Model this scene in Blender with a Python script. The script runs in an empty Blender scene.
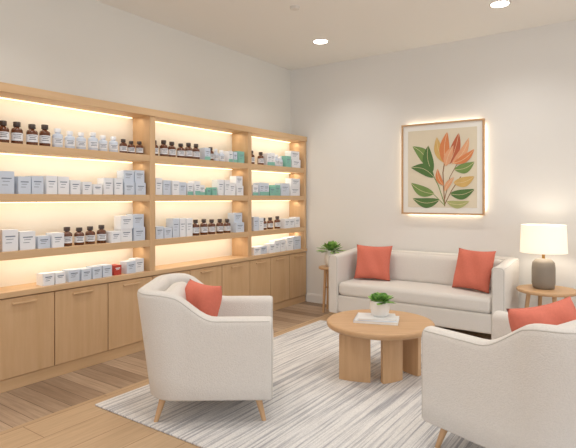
import bpy, bmesh, math, random
from mathutils import Vector, Matrix, Euler
random.seed(7)
S=bpy.context.scene
pi=math.pi

# ---------------------------------------------------------------- materials
def lin(c):
    return tuple(((x/255.0)/12.92 if x/255.0<=0.04045 else ((x/255.0+0.055)/1.055)**2.4) for x in c)+(1.0,)
def mat(name,rgb,rough=0.6,metal=0.0,bump=0.0,bscale=200,var=0.0,vscale=8,emis=None,estr=0,trans=0.0,coat=0.0):
    m=bpy.data.materials.new(name); m.use_nodes=True
    nt=m.node_tree; b=nt.nodes['Principled BSDF']
    b.inputs['Base Color'].default_value=lin(rgb)
    b.inputs['Roughness'].default_value=rough
    b.inputs['Metallic'].default_value=metal
    b.inputs['Coat Weight'].default_value=coat
    tc=nt.nodes.new('ShaderNodeTexCoord')
    if bump>0:
        n=nt.nodes.new('ShaderNodeTexNoise'); n.inputs['Scale'].default_value=bscale; n.inputs['Detail'].default_value=3
        nt.links.new(tc.outputs['Object'],n.inputs['Vector'])
        bp=nt.nodes.new('ShaderNodeBump'); bp.inputs['Strength'].default_value=bump; bp.inputs['Distance'].default_value=0.004
        nt.links.new(n.outputs['Fac'],bp.inputs['Height']); nt.links.new(bp.outputs['Normal'],b.inputs['Normal'])
    if var>0:
        n2=nt.nodes.new('ShaderNodeTexNoise'); n2.inputs['Scale'].default_value=vscale; n2.inputs['Detail'].default_value=4
        nt.links.new(tc.outputs['Object'],n2.inputs['Vector'])
        mx=nt.nodes.new('ShaderNodeMix'); mx.data_type='RGBA'
        c=lin(rgb)
        mx.inputs[6].default_value=tuple(x*(1-var) for x in c[:3])+(1,)
        mx.inputs[7].default_value=tuple(min(1,x*(1+var)) for x in c[:3])+(1,)
        nt.links.new(n2.outputs['Fac'],mx.inputs[0]); nt.links.new(mx.outputs[2],b.inputs['Base Color'])
    if emis:
        b.inputs['Emission Color'].default_value=lin(emis); b.inputs['Emission Strength'].default_value=estr
    if trans>0:
        b.inputs['Transmission Weight'].default_value=trans
    return m
def wood(name,rgb,rgb2,axis='Z',scale=6,rough=0.45):
    m=bpy.data.materials.new(name); m.use_nodes=True
    nt=m.node_tree; b=nt.nodes['Principled BSDF']; b.inputs['Roughness'].default_value=rough
    tc=nt.nodes.new('ShaderNodeTexCoord'); mp=nt.nodes.new('ShaderNodeMapping')
    s={'X':(0.12,1,1),'Y':(1,0.06,1),'Z':(1,1,0.08)}[axis]
    mp.inputs['Scale'].default_value=s
    n=nt.nodes.new('ShaderNodeTexNoise'); n.inputs['Scale'].default_value=scale*4; n.inputs['Detail'].default_value=6; n.inputs['Roughness'].default_value=0.65
    nt.links.new(tc.outputs['Object'],mp.inputs['Vector']); nt.links.new(mp.outputs['Vector'],n.inputs['Vector'])
    cr=nt.nodes.new('ShaderNodeValToRGB')
    cr.color_ramp.elements[0].position=0.3; cr.color_ramp.elements[0].color=lin(rgb2)
    cr.color_ramp.elements[1].position=0.7; cr.color_ramp.elements[1].color=lin(rgb)
    nt.links.new(n.outputs['Fac'],cr.inputs['Fac']); nt.links.new(cr.outputs['Color'],b.inputs['Base Color'])
    return m

M_wall=mat('wall_paint',(230,228,222),0.85,bump=0.05,bscale=60)
M_wall2=mat('wall_paint_back',(231,229,225),0.85,bump=0.05,bscale=60)
M_ceil=mat('ceiling_paint',(240,238,233),0.9,bump=0.03,bscale=60)
M_trim=mat('trim_white',(238,236,232),0.5,bump=0.01)
M_oak=wood('oak_cabinet',(210,176,137),(199,163,122),'Z',5)
M_oakY=wood('oak_shelf',(212,179,140),(202,167,126),'Y',5)
M_oakT=wood('oak_table',(204,166,126),(190,150,109),'X',6)
M_oakL=wood('oak_leg',(208,169,128),(194,154,112),'Z',8)
M_backp=mat('shelf_back_panel',(240,232,218),0.7,var=0.02)
M_fab=mat('cream_upholstery',(220,215,209),0.97,bump=0.9,bscale=160,var=0.09,vscale=130)
M_pipe=mat('cream_piping',(198,193,186),0.9,bump=0.1)
M_coral=mat('coral_fabric',(213,118,98),0.9,bump=0.5,bscale=250,var=0.08,vscale=60)
M_white=mat('white_carton',(232,235,241),0.5,var=0.01)
M_white2=mat('grey_white_carton',(204,214,229),0.5,var=0.01)
M_amber=mat('amber_glass',(98,54,32),0.15,var=0.1,coat=0.5)
M_cap=mat('dark_cap',(60,45,40),0.4,var=0.05)
M_teal=mat('teal_carton',(130,188,176),0.5,var=0.02)
M_red=mat('red_carton',(185,62,50),0.5,var=0.02)
M_text=mat('label_ink',(120,132,150),0.6,var=0.02)
M_textd=mat('label_ink_dark',(90,95,110),0.6,var=0.02)
M_pot=mat('white_ceramic',(238,236,232),0.3,var=0.01,coat=0.3)
M_soil=mat('soil',(70,52,38),0.95,var=0.2,vscale=80)
M_leaf=mat('leaf_green',(104,152,72),0.5,var=0.25,vscale=40)
M_leaf2=mat('leaf_green_light',(142,184,96),0.5,var=0.2,vscale=40)
M_book=mat('book_cover',(228,228,228),0.5,var=0.02)
M_page=mat('book_pages',(246,243,236),0.8,var=0.02)
M_lampb=mat('taupe_ceramic',(138,128,116),0.55,bump=0.3,bscale=60,var=0.08)
M_brass=mat('brass',(190,150,90),0.3,0.9,var=0.02)
M_led=mat('led_strip',(255,240,210),0.5,emis=(255,230,186),estr=2.2)
M_down=mat('downlight_lens',(255,255,255),0.5,emis=(255,250,240),estr=14)
M_plastic=mat('white_plastic',(225,222,215),0.5,var=0.01)

# lamp shade
M_shade=bpy.data.materials.new('linen_shade'); M_shade.use_nodes=True
nt=M_shade.node_tree; b=nt.nodes['Principled BSDF']
b.inputs['Base Color'].default_value=lin((244,240,230)); b.inputs['Roughness'].default_value=0.9
b.inputs['Emission Color'].default_value=lin((255,243,224)); b.inputs['Emission Strength'].default_value=0.36
tl=nt.nodes.new('ShaderNodeBsdfTranslucent'); tl.inputs['Color'].default_value=lin((255,248,236))
mx=nt.nodes.new('ShaderNodeMixShader'); mx.inputs[0].default_value=0.15
nt.links.new(b.outputs[0],mx.inputs[1]); nt.links.new(tl.outputs[0],mx.inputs[2])
nt.links.new(mx.outputs[0],nt.nodes['Material Output'].inputs['Surface'])

# floor
M_floor=bpy.data.materials.new('wood_floor'); M_floor.use_nodes=True
nt=M_floor.node_tree; b=nt.nodes['Principled BSDF']; b.inputs['Roughness'].default_value=0.5
tc=nt.nodes.new('ShaderNodeTexCoord')
def planks(rot,c1,c2,mort,width,row,ngrain,g1):
    mp=nt.nodes.new('ShaderNodeMapping'); mp.inputs['Rotation'].default_value=(0,0,rot)
    nt.links.new(tc.outputs['Object'],mp.inputs['Vector'])
    br=nt.nodes.new('ShaderNodeTexBrick')
    br.inputs['Scale'].default_value=1; br.inputs['Brick Width'].default_value=width; br.inputs['Row Height'].default_value=row
    br.inputs['Mortar Size'].default_value=0.0025; br.inputs['Color1'].default_value=lin(c1); br.inputs['Color2'].default_value=lin(c2)
    br.inputs['Mortar'].default_value=lin(mort); br.offset=0.37
    nt.links.new(mp.outputs['Vector'],br.inputs['Vector'])
    mp2=nt.nodes.new('ShaderNodeMapping'); mp2.inputs['Scale'].default_value=(0.8,14,1)
    nt.links.new(mp.outputs['Vector'],mp2.inputs['Vector'])
    n=nt.nodes.new('ShaderNodeTexNoise'); n.inputs['Scale'].default_value=3; n.inputs['Detail'].default_value=8; n.inputs['Roughness'].default_value=0.7
    nt.links.new(mp2.outputs['Vector'],n.inputs['Vector'])
    cr=nt.nodes.new('ShaderNodeValToRGB'); cr.color_ramp.elements[0].position=0.35; cr.color_ramp.elements[0].color=(g1,g1*0.98,g1*0.95,1)
    cr.color_ramp.elements[1].position=0.65; cr.color_ramp.elements[1].color=(1,1,1,1)
    nt.links.new(n.outputs['Fac'],cr.inputs['Fac'])
    m=nt.nodes.new('ShaderNodeMix'); m.data_type='RGBA'; m.blend_type='MULTIPLY'; m.inputs[0].default_value=1
    nt.links.new(br.outputs['Color'],m.inputs[6]); nt.links.new(cr.outputs['Color'],m.inputs[7])
    return m.outputs[2]
A=planks(0,(207,181,155),(150,125,103),(112,90,72),1.3,0.13,3,0.66)
B=planks(pi/2,(206,178,145),(195,165,131),(152,122,93),1.6,0.24,3,0.80)
sx=nt.nodes.new('ShaderNodeSeparateXYZ'); nt.links.new(tc.outputs['Object'],sx.inputs[0])
gt=nt.nodes.new('ShaderNodeMath'); gt.operation='GREATER_THAN'; gt.inputs[1].default_value=-3.16
nt.links.new(sx.outputs['X'],gt.inputs[0])
m=nt.nodes.new('ShaderNodeMix'); m.data_type='RGBA'
nt.links.new(gt.outputs[0],m.inputs[0]); nt.links.new(A,m.inputs[6]); nt.links.new(B,m.inputs[7])
nt.links.new(m.outputs[2],b.inputs['Base Color'])

# rug
M_rug=bpy.data.materials.new('striped_rug'); M_rug.use_nodes=True
nt=M_rug.node_tree; b=nt.nodes['Principled BSDF']; b.inputs['Roughness'].default_value=0.97
tc=nt.nodes.new('ShaderNodeTexCoord'); mp=nt.nodes.new('ShaderNodeMapping'); mp.inputs['Scale'].default_value=(30,0.5,1)
nt.links.new(tc.outputs['Object'],mp.inputs['Vector'])
n=nt.nodes.new('ShaderNodeTexNoise'); n.inputs['Scale'].default_value=1.6; n.inputs['Detail'].default_value=4; n.inputs['Roughness'].default_value=0.7
nt.links.new(mp.outputs['Vector'],n.inputs['Vector'])
cr=nt.nodes.new('ShaderNodeValToRGB')
cr.color_ramp.elements[0].position=0.39; cr.color_ramp.elements[0].color=lin((172,172,177))
cr.color_ramp.elements[1].position=0.53; cr.color_ramp.elements[1].color=lin((229,227,225))
nt.links.new(n.outputs['Fac'],cr.inputs['Fac'])
wv=nt.nodes.new('ShaderNodeTexNoise'); wv.inputs['Scale'].default_value=140; wv.inputs['Detail'].default_value=2
nt.links.new(tc.outputs['Object'],wv.inputs['Vector'])
cw=nt.nodes.new('ShaderNodeValToRGB'); cw.color_ramp.elements[0].position=0.35; cw.color_ramp.elements[0].color=(0.85,0.85,0.85,1); cw.color_ramp.elements[1].position=0.6; cw.color_ramp.elements[1].color=(1,1,1,1)
nt.links.new(wv.outputs['Fac'],cw.inputs['Fac'])
mm_=nt.nodes.new('ShaderNodeMix'); mm_.data_type='RGBA'; mm_.blend_type='MULTIPLY'; mm_.inputs[0].default_value=1
nt.links.new(cr.outputs['Color'],mm_.inputs[6]); nt.links.new(cw.outputs['Color'],mm_.inputs[7])
nt.links.new(mm_.outputs[2],b.inputs['Base Color'])
bp=nt.nodes.new('ShaderNodeBump'); bp.inputs['Strength'].default_value=0.5; bp.inputs['Distance'].default_value=0.006
nt.links.new(wv.outputs['Fac'],bp.inputs['Height']); nt.links.new(bp.outputs['Normal'],b.inputs['Normal'])

# ---------------------------------------------------------------- builders
def link(o,parent=None):
    S.collection.objects.link(o)
    if parent: o.parent=parent
    return o
def empty(name,loc=(0,0,0),rz=0):
    e=bpy.data.objects.new(name,None); e.location=loc; e.rotation_euler=(0,0,rz); e.empty_display_size=0.1
    return link(e)
class MB:
    def __init__(s): s.v=[];s.f=[];s.m=[];s.mats=[];s.sm=[]
    def mi(s,m):
        if m not in s.mats: s.mats.append(m)
        return s.mats.index(m)
    def add(s,vs,fs,m,smooth=False,M=None):
        o=len(s.v)
        for v in vs:
            v=Vector(v)
            s.v.append(tuple(M@v if M else v))
        k=s.mi(m)
        for f in fs:
            s.f.append(tuple(i+o for i in f)); s.m.append(k); s.sm.append(smooth)
    def box(s,x0,x1,y0,y1,z0,z1,m,M=None):
        s.add([(x0,y0,z0),(x1,y0,z0),(x1,y1,z0),(x0,y1,z0),(x0,y0,z1),(x1,y0,z1),(x1,y1,z1),(x0,y1,z1)],
              [(0,3,2,1),(4,5,6,7),(0,1,5,4),(1,2,6,5),(2,3,7,6),(3,0,4,7)],m,False,M)
    def lathe(s,prof,c,m,seg=24,M=None,smooth=True,cap=True):
        vs=[];fs=[]
        for r,z in prof:
            for i in range(seg):
                a=2*pi*i/seg; vs.append((c[0]+r*math.cos(a),c[1]+r*math.sin(a),c[2]+z))
        for j in range(len(prof)-1):
            for i in range(seg):
                i2=(i+1)%seg
                fs.append((j*seg+i,j*seg+i2,(j+1)*seg+i2,(j+1)*seg+i))
        s.add(vs,fs,m,smooth,M)
        if cap:
            if prof[0][0]>1e-5: s.add(vs[:seg],[tuple(reversed(range(seg)))],m,False,M)
            if prof[-1][0]>1e-5: s.add(vs[-seg:],[tuple(range(seg))],m,False,M)
    def build(s,name,parent=None,bevel=0):
        me=bpy.data.meshes.new(name); me.from_pydata(s.v,[],s.f)
        for m in s.mats: me.materials.append(m)
        for p,k,sm in zip(me.polygons,s.m,s.sm): p.material_index=k; p.use_smooth=sm
        me.update()
        o=bpy.data.objects.new(name,me); link(o,parent)
        if bevel:
            md=o.modifiers.new('bevel','BEVEL'); md.width=bevel; md.segments=2; md.limit_method='ANGLE'
        return o
def rbox(name,size,loc,r,m,parent=None,rot=(0,0,0),crown=(0,0,0),n=10,k=4):
    """soft rounded box: non-uniform grid surface projected on a rounded box"""
    h=[x/2 for x in size]
    def samp(H):
        a=[-H+r*t/k for t in range(k)]
        inner=[-(H-r)+2*(H-r)*t/n for t in range(n+1)]
        return a+inner+[-x for x in reversed(a)]
    sm=[samp(H) for H in h]
    bm=bmesh.new()
    def fix(v):
        q=Vector([max(-(h[i]-r),min(h[i]-r,v[i])) for i in range(3)])
        d=Vector(v)-q
        if d.length>1e-9: p=q+d.normalized()*r
        else: p=Vector(v)
        f=[max(0,1-(p[i]/h[i])**2) for i in range(3)]
        out=p.copy()
        for i in range(3):
            a,b_=[j for j in range(3) if j!=i]
            out[i]+=crown[i]*(p[i]/h[i])*f[a]*f[b_]
        return out
    for ax in range(3):
        a,b_=[j for j in range(3) if j!=ax]
        for sg in (-1,1):
            grid=[]
            for ua in sm[a]:
                row=[]
                for ub in sm[b_]:
                    v=[0,0,0]; v[ax]=sg*h[ax]; v[a]=ua; v[b_]=ub
                    row.append(bm.verts.new(fix(v)))
                grid.append(row)
            for i in range(len(grid)-1):
                for j in range(len(grid[0])-1):
                    bm.faces.new((grid[i][j],grid[i+1][j],grid[i+1][j+1],grid[i][j+1]))
    bmesh.ops.remove_doubles(bm,verts=bm.verts,dist=1e-5)
    bmesh.ops.recalc_face_normals(bm,faces=bm.faces)
    me=bpy.data.meshes.new(name); bm.to_mesh(me); bm.free()
    me.materials.append(m)
    for p in me.polygons: p.use_smooth=True
    o=bpy.data.objects.new(name,me); o.location=loc; o.rotation_euler=rot
    return link(o,parent)
def pillow(name,w,h,t,loc,rot,m,parent=None):
    N=22; bm=bmesh.new()
    def P(i,j,sg):
        u=-1+2*i/N; v=-1+2*j/N
        k=1-0.09*(1-abs(u)**2)*abs(v)**3; k2=1-0.09*(1-abs(v)**2)*abs(u)**3
        th=((1-u**4)*(1-v**4))**0.6
        wr=0.008*math.sin(7*u+3*v)*th
        return (u*w/2*k2, sg*(t/2)*th+wr, v*h/2*k)
    for sg in (-1,1):
        g=[[bm.verts.new(P(i,j,sg)) for j in range(N+1)] for i in range(N+1)]
        for i in range(N):
            for j in range(N): bm.faces.new((g[i][j],g[i+1][j],g[i+1][j+1],g[i][j+1]))
    bmesh.ops.remove_doubles(bm,verts=bm.verts,dist=1e-4)
    bmesh.ops.recalc_face_normals(bm,faces=bm.faces)
    me=bpy.data.meshes.new(name); bm.to_mesh(me); bm.free(); me.materials.append(m)
    for p in me.polygons: p.use_smooth=True
    o=bpy.data.objects.new(name,me); o.location=loc; o.rotation_euler=rot
    return link(o,parent)
def tube(name,pts,r,m,parent=None):
    cu=bpy.data.curves.new(name,'CURVE'); cu.dimensions='3D'; cu.bevel_depth=r; cu.bevel_resolution=2
    sp=cu.splines.new('POLY'); sp.points.add(len(pts)-1)
    for q,p in zip(sp.points,pts): q.co=(p[0],p[1],p[2],1)
    cu.materials.append(m)
    o=bpy.data.objects.new(name,cu); return link(o,parent)
def leg(name,top,bot,r1,r2,m,parent,seg=16):
    t=Vector(top); b_=Vector(bot); mb=MB(); vs=[]
    for c,r in ((b_,r2),(t,r1)):
        for i in range(seg):
            a=2*pi*i/seg; vs.append((c.x+r*math.cos(a),c.y+r*math.sin(a),c.z))
    fs=[(i,(i+1)%seg,seg+(i+1)%seg,seg+i) for i in range(seg)]
    mb.add(vs,fs,m,True); mb.add(vs[:seg],[tuple(reversed(range(seg)))],m); mb.add(vs[seg:],[tuple(range(seg))],m)
    return mb.build(name,parent)

def ushell(name,xf,xb,hw,cr,thick,z0,hback,harm,trans_len,lean_b,lean_a,m,parent,rt=0.045,pipe=True):
    """U shaped upholstered back + arms, faces +x. centre line path; height varies along path"""
    path=[]
    n1=16
    for i in range(n1): path.append((xf+(xb+cr-xf)*i/n1, -hw, 0,-1))
    for i in range(9):
        a=-pi/2-(pi/2)*i/8
        path.append((xb+cr+cr*math.cos(a), -hw+cr+cr*math.sin(a), math.cos(a), math.sin(a)))
    n2=12
    for i in range(1,n2): path.append((xb,-hw+cr+(2*hw-2*cr)*i/n2,-1,0))
    for i in range(9):
        a=pi-(pi/2)*i/8
        path.append((xb+cr+cr*math.cos(a), hw-cr+cr*math.sin(a), math.cos(a), math.sin(a)))
    for i in range(1,n1+1): path.append((xb+cr+(xf-xb-cr)*i/n1, hw, 0,1))
    def sstep(t): t=max(0,min(1,t)); return t*t*(3-2*t)
    rings=[]
    def section(x,y,nx,ny,shr=0.0):
        t=sstep((x-(xb+0.05))/trans_len)
        H=hback+(harm-hback)*t; ln=lean_b+(lean_a-lean_b)*sstep((x-xb)/ (cr+0.05))
        T=thick/2-shr; Ht=H-shr; zb=z0+shr*0.5; rr=min(rt,T*0.95)
        pr=[(T-0.01,zb),(T,zb+0.012)]
        for q in range(1,6): pr.append((T,zb+0.012+(Ht-rr-zb-0.012)*q/5))
        for q in range(1,6):
            a=(pi/2)*q/5; pr.append((T-rr+rr*math.cos(a),Ht-rr+rr*math.sin(a)))
        for q in range(0,6):
            a=pi/2+(pi/2)*q/5; pr.append((-T+rr+rr*math.cos(a),Ht-rr+rr*math.sin(a)))
        for q in range(1,6): pr.append((-T,Ht-rr-(Ht-rr-zb)*q/5))
        return [(x+nx*(o+ln*(z-z0)), y+ny*(o+ln*(z-z0)), z) for o,z in pr]
    e=0.02
    a0=path[0]; 
    for d,s_ in ((e,e),(e*0.75,e*0.4),(e*0.35,e*0.1)): rings.append(section(a0[0]+d,a0[1],a0[2],a0[3],s_))
    for p in path: rings.append(section(*p))
    a1=path[-1]
    for d,s_ in ((e*0.35,e*0.1),(e*0.75,e*0.4),(e,e)): rings.append(section(a1[0]+d,a1[1],a1[2],a1[3],s_))
    bm=bmesh.new(); R=[[bm.verts.new(p) for p in r] for r in rings]; L=len(R[0])
    for i in range(len(R)-1):
        for j in range(L):
            j2=(j+1)%L; bm.faces.new((R[i][j],R[i+1][j],R[i+1][j2],R[i][j2]))
    bm.faces.new(R[0]); bm.faces.new(R[-1])
    bmesh.ops.recalc_face_normals(bm,faces=bm.faces)
    me=bpy.data.meshes.new(name); bm.to_mesh(me); bm.free(); me.materials.append(m)
    for p in me.polygons: p.use_smooth=len(p.vertices)==4
    o=bpy.data.objects.new(name,me); link(o,parent)
    if pipe:
        pts=[r[8] for r in rings[3:-3]]
        tube('piping_outer',pts,0.0035,M_pipe,parent)
        for nm,r in (('piping_front_r',rings[1]),('piping_front_l',rings[-2])):
            tube(nm,r[1:-1],0.0035,M_pipe,parent)
    return o

# ---------------------------------------------------------------- room
XL=-4.04; YB=5.77; H=3.17; XR=2.6; YF=-1.6
def room_box(name,x0,x1,y0,y1,z0,z1,m):
    mb=MB(); mb.box(x0,x1,y0,y1,z0,z1,m); return mb.build(name)
room_box('floor',XL-0.1,XR,YF,YB+0.1,-0.1,0,M_floor)
room_box('ceiling',XL-0.1,XR,YF,YB+0.1,H,H+0.1,M_ceil)
room_box('wall_left',XL-0.1,XL,YF,YB+0.1,0,H,M_wall)
room_box('wall_back',XL,XR,YB,YB+0.1,0,H,M_wall2)
UF=-3.77
mb=MB(); mb.box(UF+0.004,XR,YB-0.016,YB,0,0.10,M_trim); mb.box(UF+0.004,XR,YB-0.010,YB,0.10,0.115,M_trim); mb.build('baseboard_back')

# rug
mb=MB(); mb.box(-3.04,0.25,2.04,4.93,0.001,0.012,M_rug); mb.build('area_rug',bevel=0.004)
RZ=0.012

# ---------------------------------------------------------------- built-in shelving
divs=[0.28,1.70,3.14,4.56,5.755]
shelves=[1.80,1.43,1.01]; CT=0.72; TOP=2.227; TH=0.06
mb=MB()
x0=XL+0.004
mb.box(x0,x0+0.014,divs[0],divs[-1],0.10,TOP-0.01,M_backp)
mb.box(x0,UF+0.01,divs[0]-0.03,divs[-1],TOP-0.065,TOP,M_oakY)
mb.box(x0,UF+0.012,divs[0]-0.03,divs[-1],CT-0.04,CT,M_oakY)
mb.box(x0,UF-0.012,divs[0],divs[-1],0.0,0.09,M_oakY)
for i,d in enumerate(divs):
    y0,y1=(d-0.03,d+0.03)
    if i==len(divs)-1: y0,y1=(d-0.045,d)
    mb.box(x0+0.014,UF,y0,y1,CT,TOP-0.065,M_oak)
mb.box(x0+0.014,UF-0.024,divs[0],divs[-1],0.09,CT-0.04,M_oak)
for i in range(len(divs)-1):
    a=divs[i]+0.03; b_=divs[i+1]-(0.045 if i==len(divs)-2 else 0.03)
    for z in shelves:
        mb.box(x0+0.014,UF-0.004,a,b_,z-TH,z,M_oakY)
    nd=3
    A0=divs[i]; W=(divs[i+1]-divs[i])/nd
    for k in range(nd):
        ya=A0+k*W+0.004; yb=A0+(k+1)*W-0.004
        mb.box(UF-0.024,UF,ya,yb,0.095,CT-0.05,M_oak)
        yc=(ya+yb)/2+ (0.0)
        mb.box(UF,UF+0.02,yc-0.09,yc+0.09,CT-0.095,CT-0.083,M_oakY)
mb.build('built_in_display_cabinet',bevel=0.002)
# LED strips under each shelf (emissive profile + warm area light)
led=empty('led_shelf_lighting')
mb=MB()
li=0
for i in range(len(divs)-1):
    a=divs[i]+0.05; b_=divs[i+1]-0.06
    for z in [TOP-0.065]+[s-TH for s in shelves]:
        mb.box(x0+0.03,x0+0.045,a,b_,z-0.008,z-0.0005,M_led)
        la=bpy.data.lights.new('led_light','AREA'); la.shape='RECTANGLE'; la.size=0.03; la.size_y=b_-a
        la.energy=1.45; la.color=(1.0,0.89,0.715)
        lo=bpy.data.objects.new('led_light_%d'%li,la); li+=1
        lo.location=(x0+0.14,(a+b_)/2,z-0.012); lo.rotation_euler=(0,math.radians(12),0); link(lo,led)
mb.build('led_strip',led)

# ---------------------------------------------------------------- products
bott=MB(); boxs=MB()
def bottle(x,y,z,h,r,glass,cap,label=True):
    c=(x,y,z)
    bott.lathe([(r*0.92,0),(r,0.006),(r,h*0.62),(r*0.85,h*0.70),(r*0.42,h*0.76),(r*0.42,h*0.80)],c,glass,14)
    bott.lathe([(r*0.62,h*0.79),(r*0.62,h*0.99),(r*0.56,h)],c,cap,12)
    if label:
        vs=[];fs=[];n=8
        for i in range(n+1):
            a=-pi/2.2+ (2*pi/2.2)*i/n - 0.35
            for zz in (h*0.16,h*0.50): vs.append((x+(r+0.001)*math.cos(a),y+(r+0.001)*math.sin(a),z+zz))
        for i in range(n): fs.append((2*i,2*i+2,2*i+3,2*i+1))
        bott.add(vs,fs,M_white,True)
        for zz,wd in ((0.42,0.7),(0.34,0.5),(0.26,0.6)):
            vs=[];fs=[];n=4
            for i in range(n+1):
                a=-0.35+(i/n-0.5)*wd*2
                for q in (zz*h,zz*h+0.005): vs.append((x+(r+0.002)*math.cos(a),y+(r+0.002)*math.sin(a),z+q))
            for i in range(n): fs.append((2*i,2*i+2,2*i+3,2*i+1))
            bott.add(vs,fs,M_textd if glass==M_amber else M_text,False)
def carton(x,y,z,d,w,h,m,band=None):
    boxs.box(x-d/2,x+d/2,y-w/2,y+w/2,z,z+h,m)
    xf=x+d/2+0.0008; tm=M_text if m!=M_red else M_white
    def q(y0,y1,z0,z1,mm): boxs.add([(xf,y0,z0),(xf,y1,z0),(xf,y1,z1),(xf,y0,z1)],[(0,1,2,3)],mm)
    if band: q(y-w*0.5,y+w*0.5,z,z+h*0.3,band)
    q(y-w*0.32,y+w*0.32,z+h*0.66,z+h*0.66+0.008,tm)
    q(y-w*0.25,y+w*0.2,z+h*0.54,z+h*0.54+0.004,tm)
    if h>0.09: q(y-w*0.3,y+w*0.1,z+h*0.38,z+h*0.38+0.004,tm)
XI=-3.86
Z1,Z2,Z3,Z4=1.80,1.43,1.01,0.72
def arow(z,y0,y1,n,h=0.165,r=0.038,g=M_amber,c=M_cap):
    for i in range(n):
        y=y0+(y1-y0)*(i/(n-1) if n>1 else 0.5)
        bottle(XI+random.uniform(-.012,.012),y,z,h*random.uniform(0.93,1.05),r,g,c)
def brow(z,y0,y1,n,h=0.11,mm=None,stack=1,band=None,jit=0.2):
    w=(y1-y0)/n
    for i in range(n):
        y=y0+w*(i+0.5); zz=z; 
        m_=mm or random.choice([M_white,M_white,M_white2])
        for s in range(stack):
            hh=h*1.12*random.uniform(1-jit,1+jit)
            carton(XI-0.005*s+random.uniform(-.015,.015),y,zz,0.10,w*random.uniform(0.82,0.95),hh,m_,band)
            zz+=hh
def wrow(z,y0,y1,n,h=0.14,r=0.037): arow(z,y0,y1,n,h,r,M_white2,M_white)
# unit 0 (left of view)
for z in (Z1,Z2,Z3): arow(z,0.40,0.9,5); brow(z,1.0,1.6,5)
# unit 1
arow(Z1,1.83,2.15,4,0.175,0.041); wrow(Z1,2.25,2.78,6,0.15,0.040); arow(Z1,2.88,3.06,3,0.13,0.034)
brow(Z2,1.78,1.90,1,0.16); brow(Z2,1.91,2.12,2,0.11); brow(Z2,2.13,2.44,3,0.13); brow(Z2,2.45,2.64,2,0.09); brow(Z2,2.65,2.85,2,0.13); brow(Z2,2.86,3.09,2,0.10,stack=2,jit=0.05)
brow(Z3,1.80,2.06,2,0.13); brow(Z3,2.07,2.28,2,0.09); arow(Z3,2.34,2.66,4,0.155,0.040); brow(Z3,2.71,2.81,1,0.09); brow(Z3,2.82,3.09,2,0.105,stack=2,jit=0.04)
brow(Z4,2.10,2.30,2,0.08,jit=.05); brow(Z4,2.32,2.73,4,0.085,jit=.05); brow(Z4,2.75,2.84,1,0.075,M_red); brow(Z4,2.88,3.08,2,0.09)
# unit 2
arow(Z1,3.24,3.78,6,0.16,0.040); brow(Z1,3.85,3.94,1,0.12,None,1,M_teal); arow(Z1,4.00,4.00,1,0.15,0.036); wrow(Z1,4.09,4.18,2,0.14,0.036); brow(Z1,4.24,4.38,2,0.13,None,1,M_teal); brow(Z1,4.39,4.50,1,0.12,M_teal)
brow(Z2,3.21,3.30,1,0.16); brow(Z2,3.31,3.61,3,0.13); brow(Z2,3.62,3.88,3,0.11,None,1,M_teal); brow(Z2,3.90,4.04,2,0.07,M_teal); brow(Z2,4.06,4.35,3,0.13); brow(Z2,4.37,4.50,1,0.10,stack=2,jit=.03)
brow(Z3,3.21,3.42,2,0.11); brow(Z3,3.43,3.70,3,0.14); arow(Z3,3.77,4.27,5,0.16,0.041); brow(Z3,4.34,4.50,1,0.10,stack=2,jit=.03)
# unit 3
arow(Z1,4.69,4.88,2,0.17,0.040); brow(Z1,4.94,5.12,2,0.14,None,1,M_teal); wrow(Z1,5.18,5.28,2,0.14,0.036); brow(Z1,5.33,5.45,1,0.11,M_teal); brow(Z1,5.46,5.69,1,0.10,stack=2,jit=.03)
brow(Z2,4.66,4.98,3,0.14,None,1,M_teal); brow(Z2,4.99,5.22,2,0.10,M_teal); brow(Z2,5.24,5.43,1,0.13); brow(Z2,5.45,5.69,1,0.10,stack=2,jit=.03)
brow(Z3,4.66,4.87,2,0.13); arow(Z3,4.94,5.22,3,0.15,0.040); brow(Z3,5.28,5.68,3,0.12)
brow(Z4,4.66,4.96,2,0.10); brow(Z4,4.97,5.32,3,0.12); brow(Z4,5.34,5.68,2,0.13)
bott.build('medicine_bottles'); boxs.build('medicine_boxes',bevel=0)

# ---------------------------------------------------------------- plants
def foliage(mb,c,n,size,up=0.6,m1=M_leaf,m2=M_leaf2,wid=0.3,stem=0.4):
    for i in range(n):
        az=random.uniform(0,2*pi); el=random.uniform(0.15,1.45)*up+0.2
        L=size*random.uniform(0.6,1.0); W=L*wid
        d=Vector((math.cos(az)*math.cos(el),math.sin(az)*math.cos(el),math.sin(el)))
        side=Vector((-math.sin(az),math.cos(az),0)); nrm=side.cross(d)
        base=Vector(c)
        vs=[];fs=[];K=6
        s0=stem
        for k in range(K+1):
            t=k/K; q=s0+(1-s0)*t
            p=base+d*(L*q)-Vector((0,0,1))*(L*0.35*q*q)
            w=W*math.sin(pi*min(0.98,max(0.04,t)))**0.8*0.5
            vs+= [p-side*w+nrm*w*0.25, p+nrm*0, p+side*w+nrm*w*0.25]
        for k in range(K):
            a=3*k; fs+=[(a,a+1,a+4,a+3),(a+1,a+2,a+5,a+4)]
        mb.add(vs,fs,random.choice([m1,m2,m2]),True)
        sv=[];sf=[]
        for q in (0,s0*0.5,s0+0.05):
            p=base+d*(L*q)-Vector((0,0,1))*(L*0.35*q*q)
            sv+=[p-side*0.0015,p+side*0.0015]
        sf=[(0,1,3,2),(2,3,5,4)]
        mb.add(sv,sf,m1)

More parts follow.
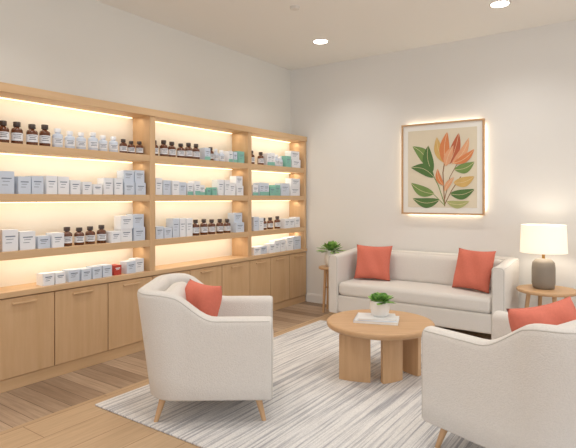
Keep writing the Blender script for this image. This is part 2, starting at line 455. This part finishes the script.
# ---------------------------------------------------------------- coffee table
ct=empty('coffee_table',(-1.743,3.729,RZ),math.radians(35.3))
mb=MB(); mb.lathe([(0.395,0.362),(0.415,0.370),(0.422,0.383),(0.422,0.402),(0.416,0.410),(0.40,0.412)],(0,0,0),M_oakT,72); mb.build('table_top',ct)
mb=MB(); mb.lathe([(0.30,0.335),(0.30,0.363)],(0,0,0),M_oakT,48); 
mb.build('under_ring',ct)
def slab(name,cx,cy,ang,w,t,bend):
    mb=MB(); N=10; vs=[];fs=[]
    for z in (0.0,0.345):
        for i in range(N+1):
            u=(i/N-0.5); a=u*bend; 
            Rr=w/bend
            x=Rr*math.sin(a); y=Rr*(1-math.cos(a))
            nx,ny=-math.sin(a),math.cos(a)
            vs+=[(x-nx*t/2,y-ny*t/2,z),(x+nx*t/2,y+ny*t/2,z)]
    o=2*(N+1)
    for i in range(N):
        a=2*i
        fs+=[(a,a+2,o+a+2,o+a),(a+3,a+1,o+a+1,o+a+3),(a,a+1,a+3,a+2),(o+a,o+a+2,o+a+3,o+a+1)]
    fs+=[(0,o,o+1,1),(2*N,2*N+1,o+2*N+1,o+2*N)]
    M=Matrix.Translation((cx,cy,0))@Matrix.Rotation(ang,4,'Z')
    mb.add(vs,fs,M_oakL,False,M); return mb.build(name,ct,bevel=0.003)
slab('leg_panel_1',-0.225,-0.19,math.radians(-20),0.235,0.045,0.5)
slab('leg_panel_2',0.055,-0.21,math.radians(28),0.18,0.045,0.5)
slab('leg_panel_3',0.235,-0.01,math.radians(-60),0.20,0.045,0.5)
TT=RZ+0.412
# books on table
bk=empty('coffee_table_book',(-1.76,3.71,TT),math.radians(20))
mb=MB(); mb.box(-0.17,0.17,-0.12,0.12,0.0,0.003,M_book); mb.box(-0.165,0.166,-0.116,0.116,0.003,0.017,M_page); mb.box(-0.17,0.17,-0.12,0.12,0.017,0.020,M_book); mb.box(-0.172,-0.166,-0.12,0.12,0,0.02,M_book)
mb.build('lower_book',bk)
mb=MB(); M=Matrix.Rotation(math.radians(8),4,'Z')
mb.box(-0.15,0.15,-0.105,0.105,0.0205,0.0235,M_white2,M); mb.box(-0.146,0.147,-0.101,0.101,0.0235,0.034,M_page,M); mb.box(-0.15,0.15,-0.105,0.105,0.034,0.037,M_book,M)
mb.build('upper_book',bk)
pp=empty('potted_succulent',(-1.745,3.735,TT+0.038))
mb=MB(); mb.lathe([(0.055,0),(0.066,0.01),(0.078,0.06),(0.080,0.115),(0.078,0.122),(0.070,0.122),(0.066,0.105)],(0,0,0),M_pot,32,cap=False); mb.lathe([(0.0001,0.0),(0.055,0.0)],(0,0,0),M_pot,32,cap=False)
mb.lathe([(0.0001,0.104),(0.068,0.104)],(0,0,0),M_soil,32,cap=False); mb.build('pot',pp)
mb=MB()
for k in range(9):
    a=k*0.7; foliage(mb,(0.04*math.cos(a),0.04*math.sin(a),0.105),18,0.12,1.0,wid=0.42,stem=0.2)
mb.build('leaves',pp)

# ---------------------------------------------------------------- armchairs
def armchair(name,loc,rz,arm=0.65):
    e=empty(name,loc,rz)
    ushell('back_and_arms',0.37,-0.335,0.335,0.13,0.11,0.15,0.82,arm,0.32,0.13,0.0,M_fab,e,0.045)
    rbox('seat_base',(0.68,0.58,0.16),(0.045,0,0.232),0.02,M_fab,e)
    rbox('seat_cushion',(0.67,0.565,0.15),(0.06,0,0.385),0.05,M_fab,e,crown=(0,0,0.02))
    rbox('back_cushion',(0.14,0.54,0.36),(-0.265,0,0.60),0.055,M_fab,e,rot=(0,math.radians(-10),0),crown=(0.02,0,0))
    for i,(sx_,sy_) in enumerate(((1,1),(1,-1),(-1,1),(-1,-1))):
        leg('leg_%d'%(i+1),(0.29*sx_,0.28*sy_,0.16),(0.335*sx_ ,0.315*sy_,0.0),0.024,0.014,M_oakL,e)
    return e
c1=armchair('armchair',(-2.415,2.555,RZ),math.radians(37))
pillow('throw_pillow',0.40,0.38,0.15,(-0.11,-0.03,0.628),(math.radians(-14),0,math.radians(-50)),M_coral,c1)
c2=armchair('armchair',(-0.537,2.98,RZ),math.radians(161),0.67)
pillow('throw_pillow',0.46,0.43,0.16,(-0.13,-0.02,0.63),(math.radians(-18),math.radians(-4),math.radians(-104)),M_coral,c2)

# ---------------------------------------------------------------- sofa
so=empty('sofa',((-2.99-1.075)/2,5.365,0),-pi/2)   # faces -Y
ushell('back_and_arms',0.34,-0.30,0.89,0.07,0.12,0.095,0.78,0.75,0.5,0.03,0.0,M_fab,so,0.035)
rbox('seat_base',(0.60,1.67,0.19),(0.045,0,0.205),0.02,M_fab,so)
rbox('seat_cushion',(0.60,1.66,0.15),(0.052,0,0.375),0.045,M_fab,so,crown=(0,0,0.012),n=16)
rbox('back_cushion',(0.12,1.65,0.33),(-0.19,0,0.60),0.05,M_fab,so,rot=(0,math.radians(-8),0),crown=(0.015,0,0),n=16)
for i,(x,y) in enumerate(((0.28,0.84),(0.28,-0.84),(-0.28,0.84),(-0.28,-0.84))):
    leg('leg_%d'%(i+1),(x,y,0.11),(x+(0.02 if x>0 else -0.01),y,0.0),0.026,0.018,M_oakL,so)
pillow('throw_pillow',0.43,0.41,0.15,(0.0,-0.56,0.655),(math.radians(-17),0,math.radians(90+10)),M_coral,so)
pillow('throw_pillow',0.43,0.43,0.15,(0.02,0.575,0.665),(math.radians(-17),0,math.radians(90-18)),M_coral,so)

# ---------------------------------------------------------------- side tables
def side_table(name,loc,r,h,n=3,rot=0):
    e=empty(name,loc,rot)
    mb=MB(); mb.lathe([(r-0.02,h-0.032),(r-0.004,h-0.026),(r,h-0.018),(r,h-0.006),(r-0.006,h)],(0,0,0),M_oakT,48); mb.build('table_top',e)
    for i in range(n):
        a=2*pi*i/n
        leg('leg_%d'%(i+1),(r*0.62*math.cos(a),r*0.62*math.sin(a),h-0.03),(r*0.86*math.cos(a),r*0.86*math.sin(a),0),0.020,0.014,M_oakL,e)
    rr=r*0.70
    pts=[(rr*math.cos(2*pi*i/n),rr*math.sin(2*pi*i/n),h*0.55) for i in range(n)]
    for i in range(n):
        tube('stretcher_%d'%(i+1),[pts[i],(0,0,h*0.55)],0.009,M_oakL,e)
    return e
side_table('side_table',(-0.785,5.40,0),0.27,0.53,4,0.5)
side_table('side_table',(-3.21,5.45,0),0.15,0.55,3,0.3)
# lamp
lp=empty('table_lamp',(-0.82,5.42,0.531))
mb=MB(); mb.lathe([(0.082,0),(0.096,0.01),(0.104,0.05),(0.104,0.20),(0.098,0.25),(0.07,0.28),(0.03,0.288)],(0,0,0),M_lampb,40); mb.build('ceramic_base',lp)
mb=MB(); mb.lathe([(0.014,0.285),(0.014,0.36),(0.02,0.362),(0.02,0.40)],(0,0,0),M_brass,16); 
mb.build('lamp_neck',lp)
mb=MB(); mb.lathe([(0.208,0.345),(0.196,0.61)],(0,0,0),M_shade,56,cap=False); mb.lathe([(0.205,0.345),(0.193,0.61)],(0,0,0),M_shade,56,cap=False); mb.build('lamp_shade',lp)
for k in range(3):
    a=2*pi*k/3; tube('shade_spoke_%d'%(k+1),[(0,0,0.40),(0.198*math.cos(a),0.198*math.sin(a),0.42)],0.002,M_brass,lp)
pl=bpy.data.lights.new('bulb','POINT'); pl.energy=3.2; pl.color=(1,0.92,0.80); pl.shadow_soft_size=0.05
po=bpy.data.objects.new('bulb',pl); po.location=(0,0,0.46); link(po,lp)
# plant on small table
pp=empty('potted_fern',(-3.21,5.45,0.551))
mb=MB(); mb.lathe([(0.045,0),(0.06,0.01),(0.078,0.07),(0.075,0.13),(0.055,0.18),(0.055,0.20),(0.048,0.20),(0.046,0.17)],(0,0,0),M_pot,32,cap=False); mb.lathe([(0.0001,0.17),(0.049,0.17)],(0,0,0),M_soil,24,cap=False); mb.build('pot',pp)
mb=MB()
for k in range(5):
    a=k*1.3; foliage(mb,(0.02*math.cos(a),0.02*math.sin(a),0.17),18,0.24,1.0,wid=0.26,stem=0.35)
mb.build('leaves',pp)

# ---------------------------------------------------------------- artwork
art=empty('framed_botanical_art',(-1.914,YB-0.05,1.737))
W2,H2=0.473,0.525
mb=MB(); fw=0.018
mb.box(-W2,W2,-0.02,0.02,H2-fw,H2,M_oakT); mb.box(-W2,W2,-0.02,0.02,-H2,-H2+fw,M_oakT)
mb.box(-W2,-W2+fw,-0.02,0.02,-H2+fw,H2-fw,M_oakT); mb.box(W2-fw,W2,-0.02,0.02,-H2+fw,H2-fw,M_oakT)
mb.build('picture_frame',art)
M_mat_=mat('mat_board',(240,238,232),0.9,var=0.01); M_paper=mat('art_paper',(226,216,194),0.9,var=0.05,vscale=5)
mb=MB(); mb.box(-W2+fw,W2-fw,-0.004,0.012,-H2+fw,H2-fw,M_mat_); mb.box(-0.395,0.395,-0.006,-0.004,-0.445,0.445,M_paper); mb.build('canvas',art)
cols={'dg':(88,122,70),'g':(122,150,86),'lg':(176,180,120),'o':(218,136,88),'p':(226,168,130),'y':(214,178,110),'r':(190,104,74),'b':(150,112,80)}
MC={k:mat('paint_'+k,v,0.9,var=0.12,vscale=14) for k,v in cols.items()}
M_vein=mat('paint_vein',(232,214,176),0.9,var=0.02)
mb=MB(); lay=[0]
def aleaf(bx,bz,tx,tz,w,c,bend=0.1):
    lay[0]+=1; y=-0.0062-0.0003*lay[0]
    B=Vector((bx,bz)); T=Vector((tx,tz)); d=T-B; n=Vector((-d.y,d.x)); w*=1.25
    K=16; vs=[];fs=[]; ve=[];vf=[]
    for k in range(K+1):
        t=k/K; p=B+d*t+n*(bend*math.sin(pi*t))
        ww=w*math.sin(pi*t**0.85)**0.9 if 0<t<1 else 0
        nn=n.normalized()
        vs+=[(p.x-nn.x*ww,y,p.y-nn.y*ww),(p.x+nn.x*ww,y,p.y+nn.y*ww)]
        ve+=[(p.x-nn.x*0.002,y-0.00015,p.y-nn.y*0.002),(p.x+nn.x*0.002,y-0.00015,p.y+nn.y*0.002)]
    for k in range(K):
        a=2*k; fs.append((a,a+1,a+3,a+2)); vf.append((a,a+1,a+3,a+2))
    mb.add(vs,fs,MC[c]); mb.add(ve,vf,M_vein)
def stem(pts,w,c):
    lay[0]+=1; y=-0.0062-0.0003*lay[0]
    vs=[];fs=[]
    for i,p in enumerate(pts):
        q=Vector(pts[min(i+1,len(pts)-1)])-Vector(pts[max(i-1,0)]); nn=Vector((-q.y,q.x)).normalized()
        vs+=[(p[0]-nn.x*w,y,p[1]-nn.y*w),(p[0]+nn.x*w,y,p[1]+nn.y*w)]
    for i in range(len(pts)-1): a=2*i; fs.append((a,a+1,a+3,a+2))
    mb.add(vs,fs,MC[c])
# stems fan from the bottom centre
stem([(0.04,-0.43),(0.03,-0.25),(0.02,-0.05),(0.05,0.14)],0.006,'b')
stem([(0.04,-0.41),(-0.03,-0.20),(-0.12,-0.02),(-0.20,0.08)],0.005,'g')
stem([(0.04,-0.42),(-0.08,-0.30),(-0.20,-0.24)],0.004,'g')
stem([(0.04,-0.41),(0.12,-0.25),(0.22,-0.10)],0.005,'b')
stem([(0.04,-0.35),(0.10,-0.10),(0.20,0.08)],0.004,'b')
# left greens
aleaf(-0.14,0.02,-0.34,0.27,0.052,'g',-0.12)
aleaf(-0.10,-0.04,-0.15,0.27,0.050,'dg',0.10)
aleaf(-0.08,-0.10,-0.36,0.02,0.052,'dg',-0.14)
aleaf(-0.08,-0.29,-0.36,-0.16,0.048,'g',0.10)
aleaf(-0.02,-0.36,-0.34,-0.34,0.046,'dg',0.14)
# right and lower
aleaf(0.06,-0.38,0.32,-0.37,0.034,'lg',-0.14)
aleaf(0.10,-0.29,0.37,-0.24,0.044,'dg',-0.12)
aleaf(0.14,-0.17,0.37,-0.10,0.044,'y',-0.10)
aleaf(0.15,-0.02,0.37,0.06,0.044,'g',-0.12)
# flame flower
aleaf(0.04,0.06,-0.05,0.36,0.040,'y',0.08)
aleaf(0.05,0.04,0.07,0.41,0.046,'o',0.06)
aleaf(0.09,0.04,0.20,0.39,0.044,'r',-0.04)
aleaf(0.12,0.04,0.31,0.33,0.036,'p',-0.10)
aleaf(0.14,0.05,0.37,0.20,0.034,'o',-0.10)
aleaf(0.05,0.02,0.14,0.25,0.036,'p',0.05)
aleaf(0.03,-0.20,-0.04,0.00,0.026,'o',0.12)
aleaf(0.04,-0.26,0.15,-0.10,0.024,'p',0.06)
mb.build('botanical_painting',art)
mb=MB()
mb.box(-W2+0.05,W2-0.05,0.012,0.05,-H2+0.05,H2-0.05,M_plastic)
mb.box(-W2+0.042,W2-0.042,0.028,0.036,H2-0.049,H2-0.042,M_led); mb.box(-W2+0.042,W2-0.042,0.028,0.036,-H2+0.042,-H2+0.049,M_led)
mb.box(-W2+0.042,-W2+0.049,0.028,0.036,-H2+0.042,H2-0.042,M_led); mb.box(W2-0.049,W2-0.042,0.028,0.036,-H2+0.042,H2-0.042,M_led)
mb.build('backlight_strip',art)
def art_light(x,z,dx,dz,L,en=0.6):
    la=bpy.data.lights.new('backlight','AREA'); la.shape='RECTANGLE'; la.size=0.02; la.size_y=L; la.energy=en; la.color=(1,0.88,0.68)
    lo=bpy.data.objects.new('backlight',la); lo.location=(x,0.034,z); link(lo,art)
    X=Vector((0,1,0)); Z=Vector((-dx,0,-dz)); Y=Z.cross(X)
    lo.rotation_euler=Matrix((X,Y,Z)).transposed().to_euler()
art_light(W2-0.02,0,1,0,2*H2-0.1); art_light(-W2+0.02,0,-1,0,2*H2-0.1)
art_light(0,H2-0.02,0,1,2*W2-0.1); art_light(0,-H2+0.02,0,-1,2*W2-0.1)

# ---------------------------------------------------------------- ceiling fixtures
def downlight(x,y,en=43):
    e=empty('recessed_downlight',(x,y,H))
    mb=MB(); mb.lathe([(0.075,-0.001),(0.088,-0.008),(0.092,-0.001)],(0,0,0),M_plastic,32,cap=False)
    mb.lathe([(0.0001,-0.004),(0.076,-0.004)],(0,0,0),M_down,32,cap=False); mb.build('trim_and_lens',e)
    la=bpy.data.lights.new('spot','SPOT'); la.energy=en; la.spot_size=math.radians(138); la.spot_blend=0.9; la.shadow_soft_size=0.1; la.color=(1,0.97,0.925)
    lo=bpy.data.objects.new('spot',la); lo.location=(0,0,-0.03); link(lo,e)
for x in (-3.02,-1.10,0.83):  # grid runs on past the view; the unseen downlights are added for lighting
    for y in (1.7,3.27,4.90): downlight(x,y)
mb=MB(); mb.lathe([(0.03,-0.022),(0.042,-0.018),(0.048,0)],(-2.67,3.88,H),M_plastic,24); mb.build('smoke_detector')

# ---------------------------------------------------------------- world, camera
w=bpy.data.worlds.new('World'); S.world=w; w.use_nodes=True
bg=w.node_tree.nodes['Background']; bg.inputs[0].default_value=(0.98,0.985,1.0,1); bg.inputs[1].default_value=1.1
S.view_settings.view_transform='Standard'
cam=bpy.data.cameras.new('camera'); co=bpy.data.objects.new('camera',cam); link(co)
co.location=(0,0,1.4); co.rotation_euler=(pi/2,0,math.radians(35.3))
cam.lens=508/576*36; cam.sensor_width=36; cam.shift_y=-26/576; cam.clip_start=0.05
S.camera=co
